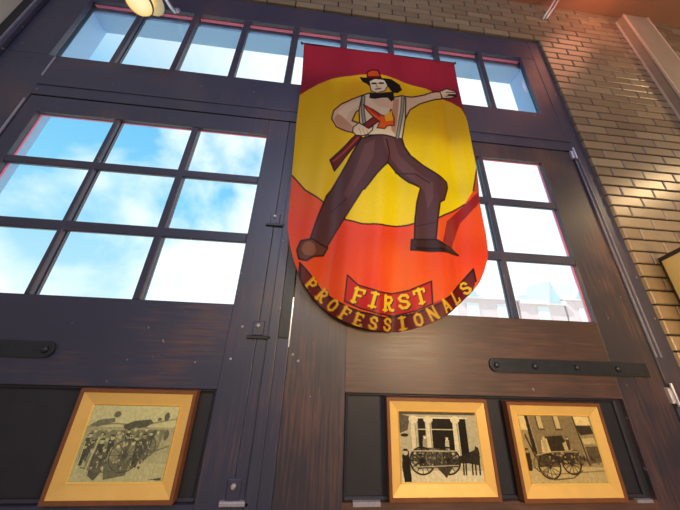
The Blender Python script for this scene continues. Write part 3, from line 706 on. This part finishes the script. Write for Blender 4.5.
picture(.306 * F_, .745 * F_, fz(1.066), fz(1.403), .012, 'gilt framed photograph of a wagon before white columns on the right door', paint_columns, ((.09, .07, .05), (.95, .90, .70)), .036)
picture(.835 * F_, 1.277 * F_, fz(1.060), fz(1.397), .012, 'gilt framed photograph of a steam engine in a street, rightmost of the pictures', paint_engine, ((.15, .11, .07), (.90, .80, .52)), .036)

# ================================================================== NOTICE BOARD on the bricks, swung out from the wall
nb = thing('notice_board', 'cream board in a thin black frame standing out from the brick wall', 'board', (1.93, YB - .004, 1.2))
dirv = Vector((-.566, -.825)); nrm = Vector((-.825, .566))
def nbp(a, n, z): return (1.915 + dirv.x * a + nrm.x * n, YB - .006 + dirv.y * a + nrm.y * n, z)
def nbox(mb, a0, a1, n0, n1, z0, z1):
    i = len(mb.v)
    for z in (z0, z1):
        for a, n in ((a0, n0), (a1, n0), (a1, n1), (a0, n1)): mb.v.append(nbp(a, n, z))
    mb.f += [tuple(i + k for k in q) for q in ((0, 3, 2, 1), (4, 5, 6, 7), (0, 1, 5, 4), (1, 2, 6, 5), (2, 3, 7, 6), (3, 0, 4, 7))]
m = MB(); WB = .34; nbox(m, 0, WB, -.012, .012, 2.108, 2.127); nbox(m, 0, WB, -.012, .012, 1.42, 1.44); nbox(m, 0, .008, -.012, .012, 1.44, 2.108); nbox(m, WB - .012, WB, -.012, .012, 1.44, 2.108)
m.build('frame', M_BLACK, nb)
m = MB(); nbox(m, .006, WB - .01, -.006, .006, 1.435, 2.112); m.build('panel', M_CREAM, nb)
for z in (1.55, 1.95): MB().bbox(1.905, 1.935, YB - .008, YB + .004, z, z + .05, .002).build('hinge', M_IRON, nb)

# ================================================================== LAMPS
gl = thing('gooseneck_lamp', 'amber glass lamp on a grey curved arm above the left transom panes', 'lamp', (-1.218, -.004, 3.90))
MB().lathe([(.028, -.001), (.028, .006), (.012, .012)], (-1.218, -.004, 3.900), 16, 'y').build('wall_plate', M_STEEL, gl)
MB().tube(arc([(-1.218, -.010, 3.875), (-1.214, -.06, 3.835), (-1.200, -.14, 3.79), (-1.17, -.24, 3.74), (-1.13, -.30, 3.66), (-1.11, -.30, 3.49)]), .013).build('arm', M_STEEL, gl, smooth=True)
gc = (-1.105, -.30, 3.276)
MB().lathe([(.004, .0), (.03, .006), (.052, .022), (.064, .05), (.066, .085), (.058, .12), (.035, .15)], gc, 28).build('glass_shade', M_GLOBE, gl, smooth=True)
MB().lathe([(.036, .145), (.04, .16), (.03, .20), (.015, .24)], gc, 20).build('cap', M_IRON, gl, smooth=True)
MB().lathe([(.066, .05), (.0685, .055), (.0685, .062), (.066, .066)], gc, 28).build('rim', M_IRON, gl, smooth=True)
MB().lathe([(.05, .125), (.070, .10), (.073, .098), (.070, .108), (.04, .15)], (gc[0] + .035, gc[1] + .01, gc[2]), 28).build('reflector', M_ENAMEL, gl, smooth=True)
rl = thing('hanging_lamp', 'red shaded lamp on twin white rods near the ceiling above the door corner', 'lamp', (2.12, -.24, 4.50))

# twin rods slanting from the ceiling side down to the wall by the door corner
M_ROD = simple('white_rod_metal', (0.8, 0.76, 0.74), 0.3, 0.3)
pb = Vector((1.90, YB - .006, 4.52))
for k, dx in enumerate((0, .035)):
    MB().tube([(1.885 + dx, YB - .008, 4.49 + k * .01), (1.97 + dx, YB - .05, 4.63), (2.04 + dx, YB - .09, ZC - .002)], .008).build('rod', M_ROD, rl, smooth=True)
MB().lathe([(.008, .0), (.04, .01), (.055, .04), (.05, .08), (.02, .11)], (2.38, -.38, 4.60), 20).build('glass_shade', M_GLOBE_RED, rl, smooth=True)
MB().tube([(2.38, -.38, 4.69), (2.38, -.38, ZC - .001)], .008).build('stem', M_ROD, rl)

# ================================================================== OUTSIDE: terrace across the street, distance haze mixed into its pale colours
M_PINK = simple('hazed_pink_brick', (0.80, 0.66, 0.66), 0.9, noise=0.06, nscale=2)
M_SLATE = simple('hazed_slate', (0.52, 0.66, 0.72), 0.8, noise=0.06, nscale=2)
M_STONE = simple('white_stone', (0.88, 0.88, 0.86), 0.8)
M_WPANE = simple('hazed_window_glass', (0.80, 0.80, 0.84), 0.2)
def house(x0, x1, y, ze, gables, label):
    b = thing('terraced_house', label, 'building', ((x0 + x1) / 2, y + 3, -.12), None)
    MB().box(x0, x1, y, y + 8, -.12, ze).build('wall', M_PINK, b)
    r = MB(); zr = ze + .9
    r.quad([(x0, y, ze), (x1, y, ze), (x1, y + 4, zr), (x0, y + 4, zr)]).quad([(x0, y + 8, ze), (x0, y + 4, zr), (x1, y + 4, zr), (x1, y + 8, ze)]).quad([(x0, y, ze), (x0, y + 4, zr), (x0, y + 8, ze)]).quad([(x1, y, ze), (x1, y + 8, ze), (x1, y + 4, zr)])
    r.build('roof', M_SLATE, b)
    MB().box(x0, x1, y - .25, y, ze - .35, ze).build('cornice', M_STONE, b)
    for gx, gw, gh in gables:
        g = MB(); g.v = [(gx - gw, y - .3, ze - .2), (gx + gw, y - .3, ze - .2), (gx, y - .3, ze + gh), (gx - gw, y + 2, ze - .2), (gx + gw, y + 2, ze - .2), (gx, y + 2, ze + gh)]
        g.f = [(0, 1, 2), (3, 5, 4), (0, 2, 5, 3), (1, 4, 5, 2), (0, 3, 4, 1)]; g.build('gable', M_SLATE, b)
    n = int((x1 - x0) / 2.2)
    for zf_ in (1.0, 3.6):
        for k in range(n):
            xx = x0 + (k + .5) * (x1 - x0) / n
            wv = MB().box(xx - .5, xx + .5, y - .06, y, zf_, zf_ + 1.6).build('window', M_STONE, b)
            MB().box(xx - .42, xx + .42, y - .08, y - .06, zf_ + .08, zf_ + 1.52).build('pane', M_WPANE, wv)
house(11, 16.2, 17, 5.9, [(12.0, .8, 1.0)], 'pale pink brick house far outside, left one, in the lower right panes')
house(16.4, 20.4, 17, 5.7, [(19.4, .55, 1.7)], 'pale house with a tall pointed gable outside the lower right pane')
house(20.6, 27, 17, 6.2, [(22.6, 1.2, 1.5)], 'pale house with a wide gable at the right edge of the lower right pane')
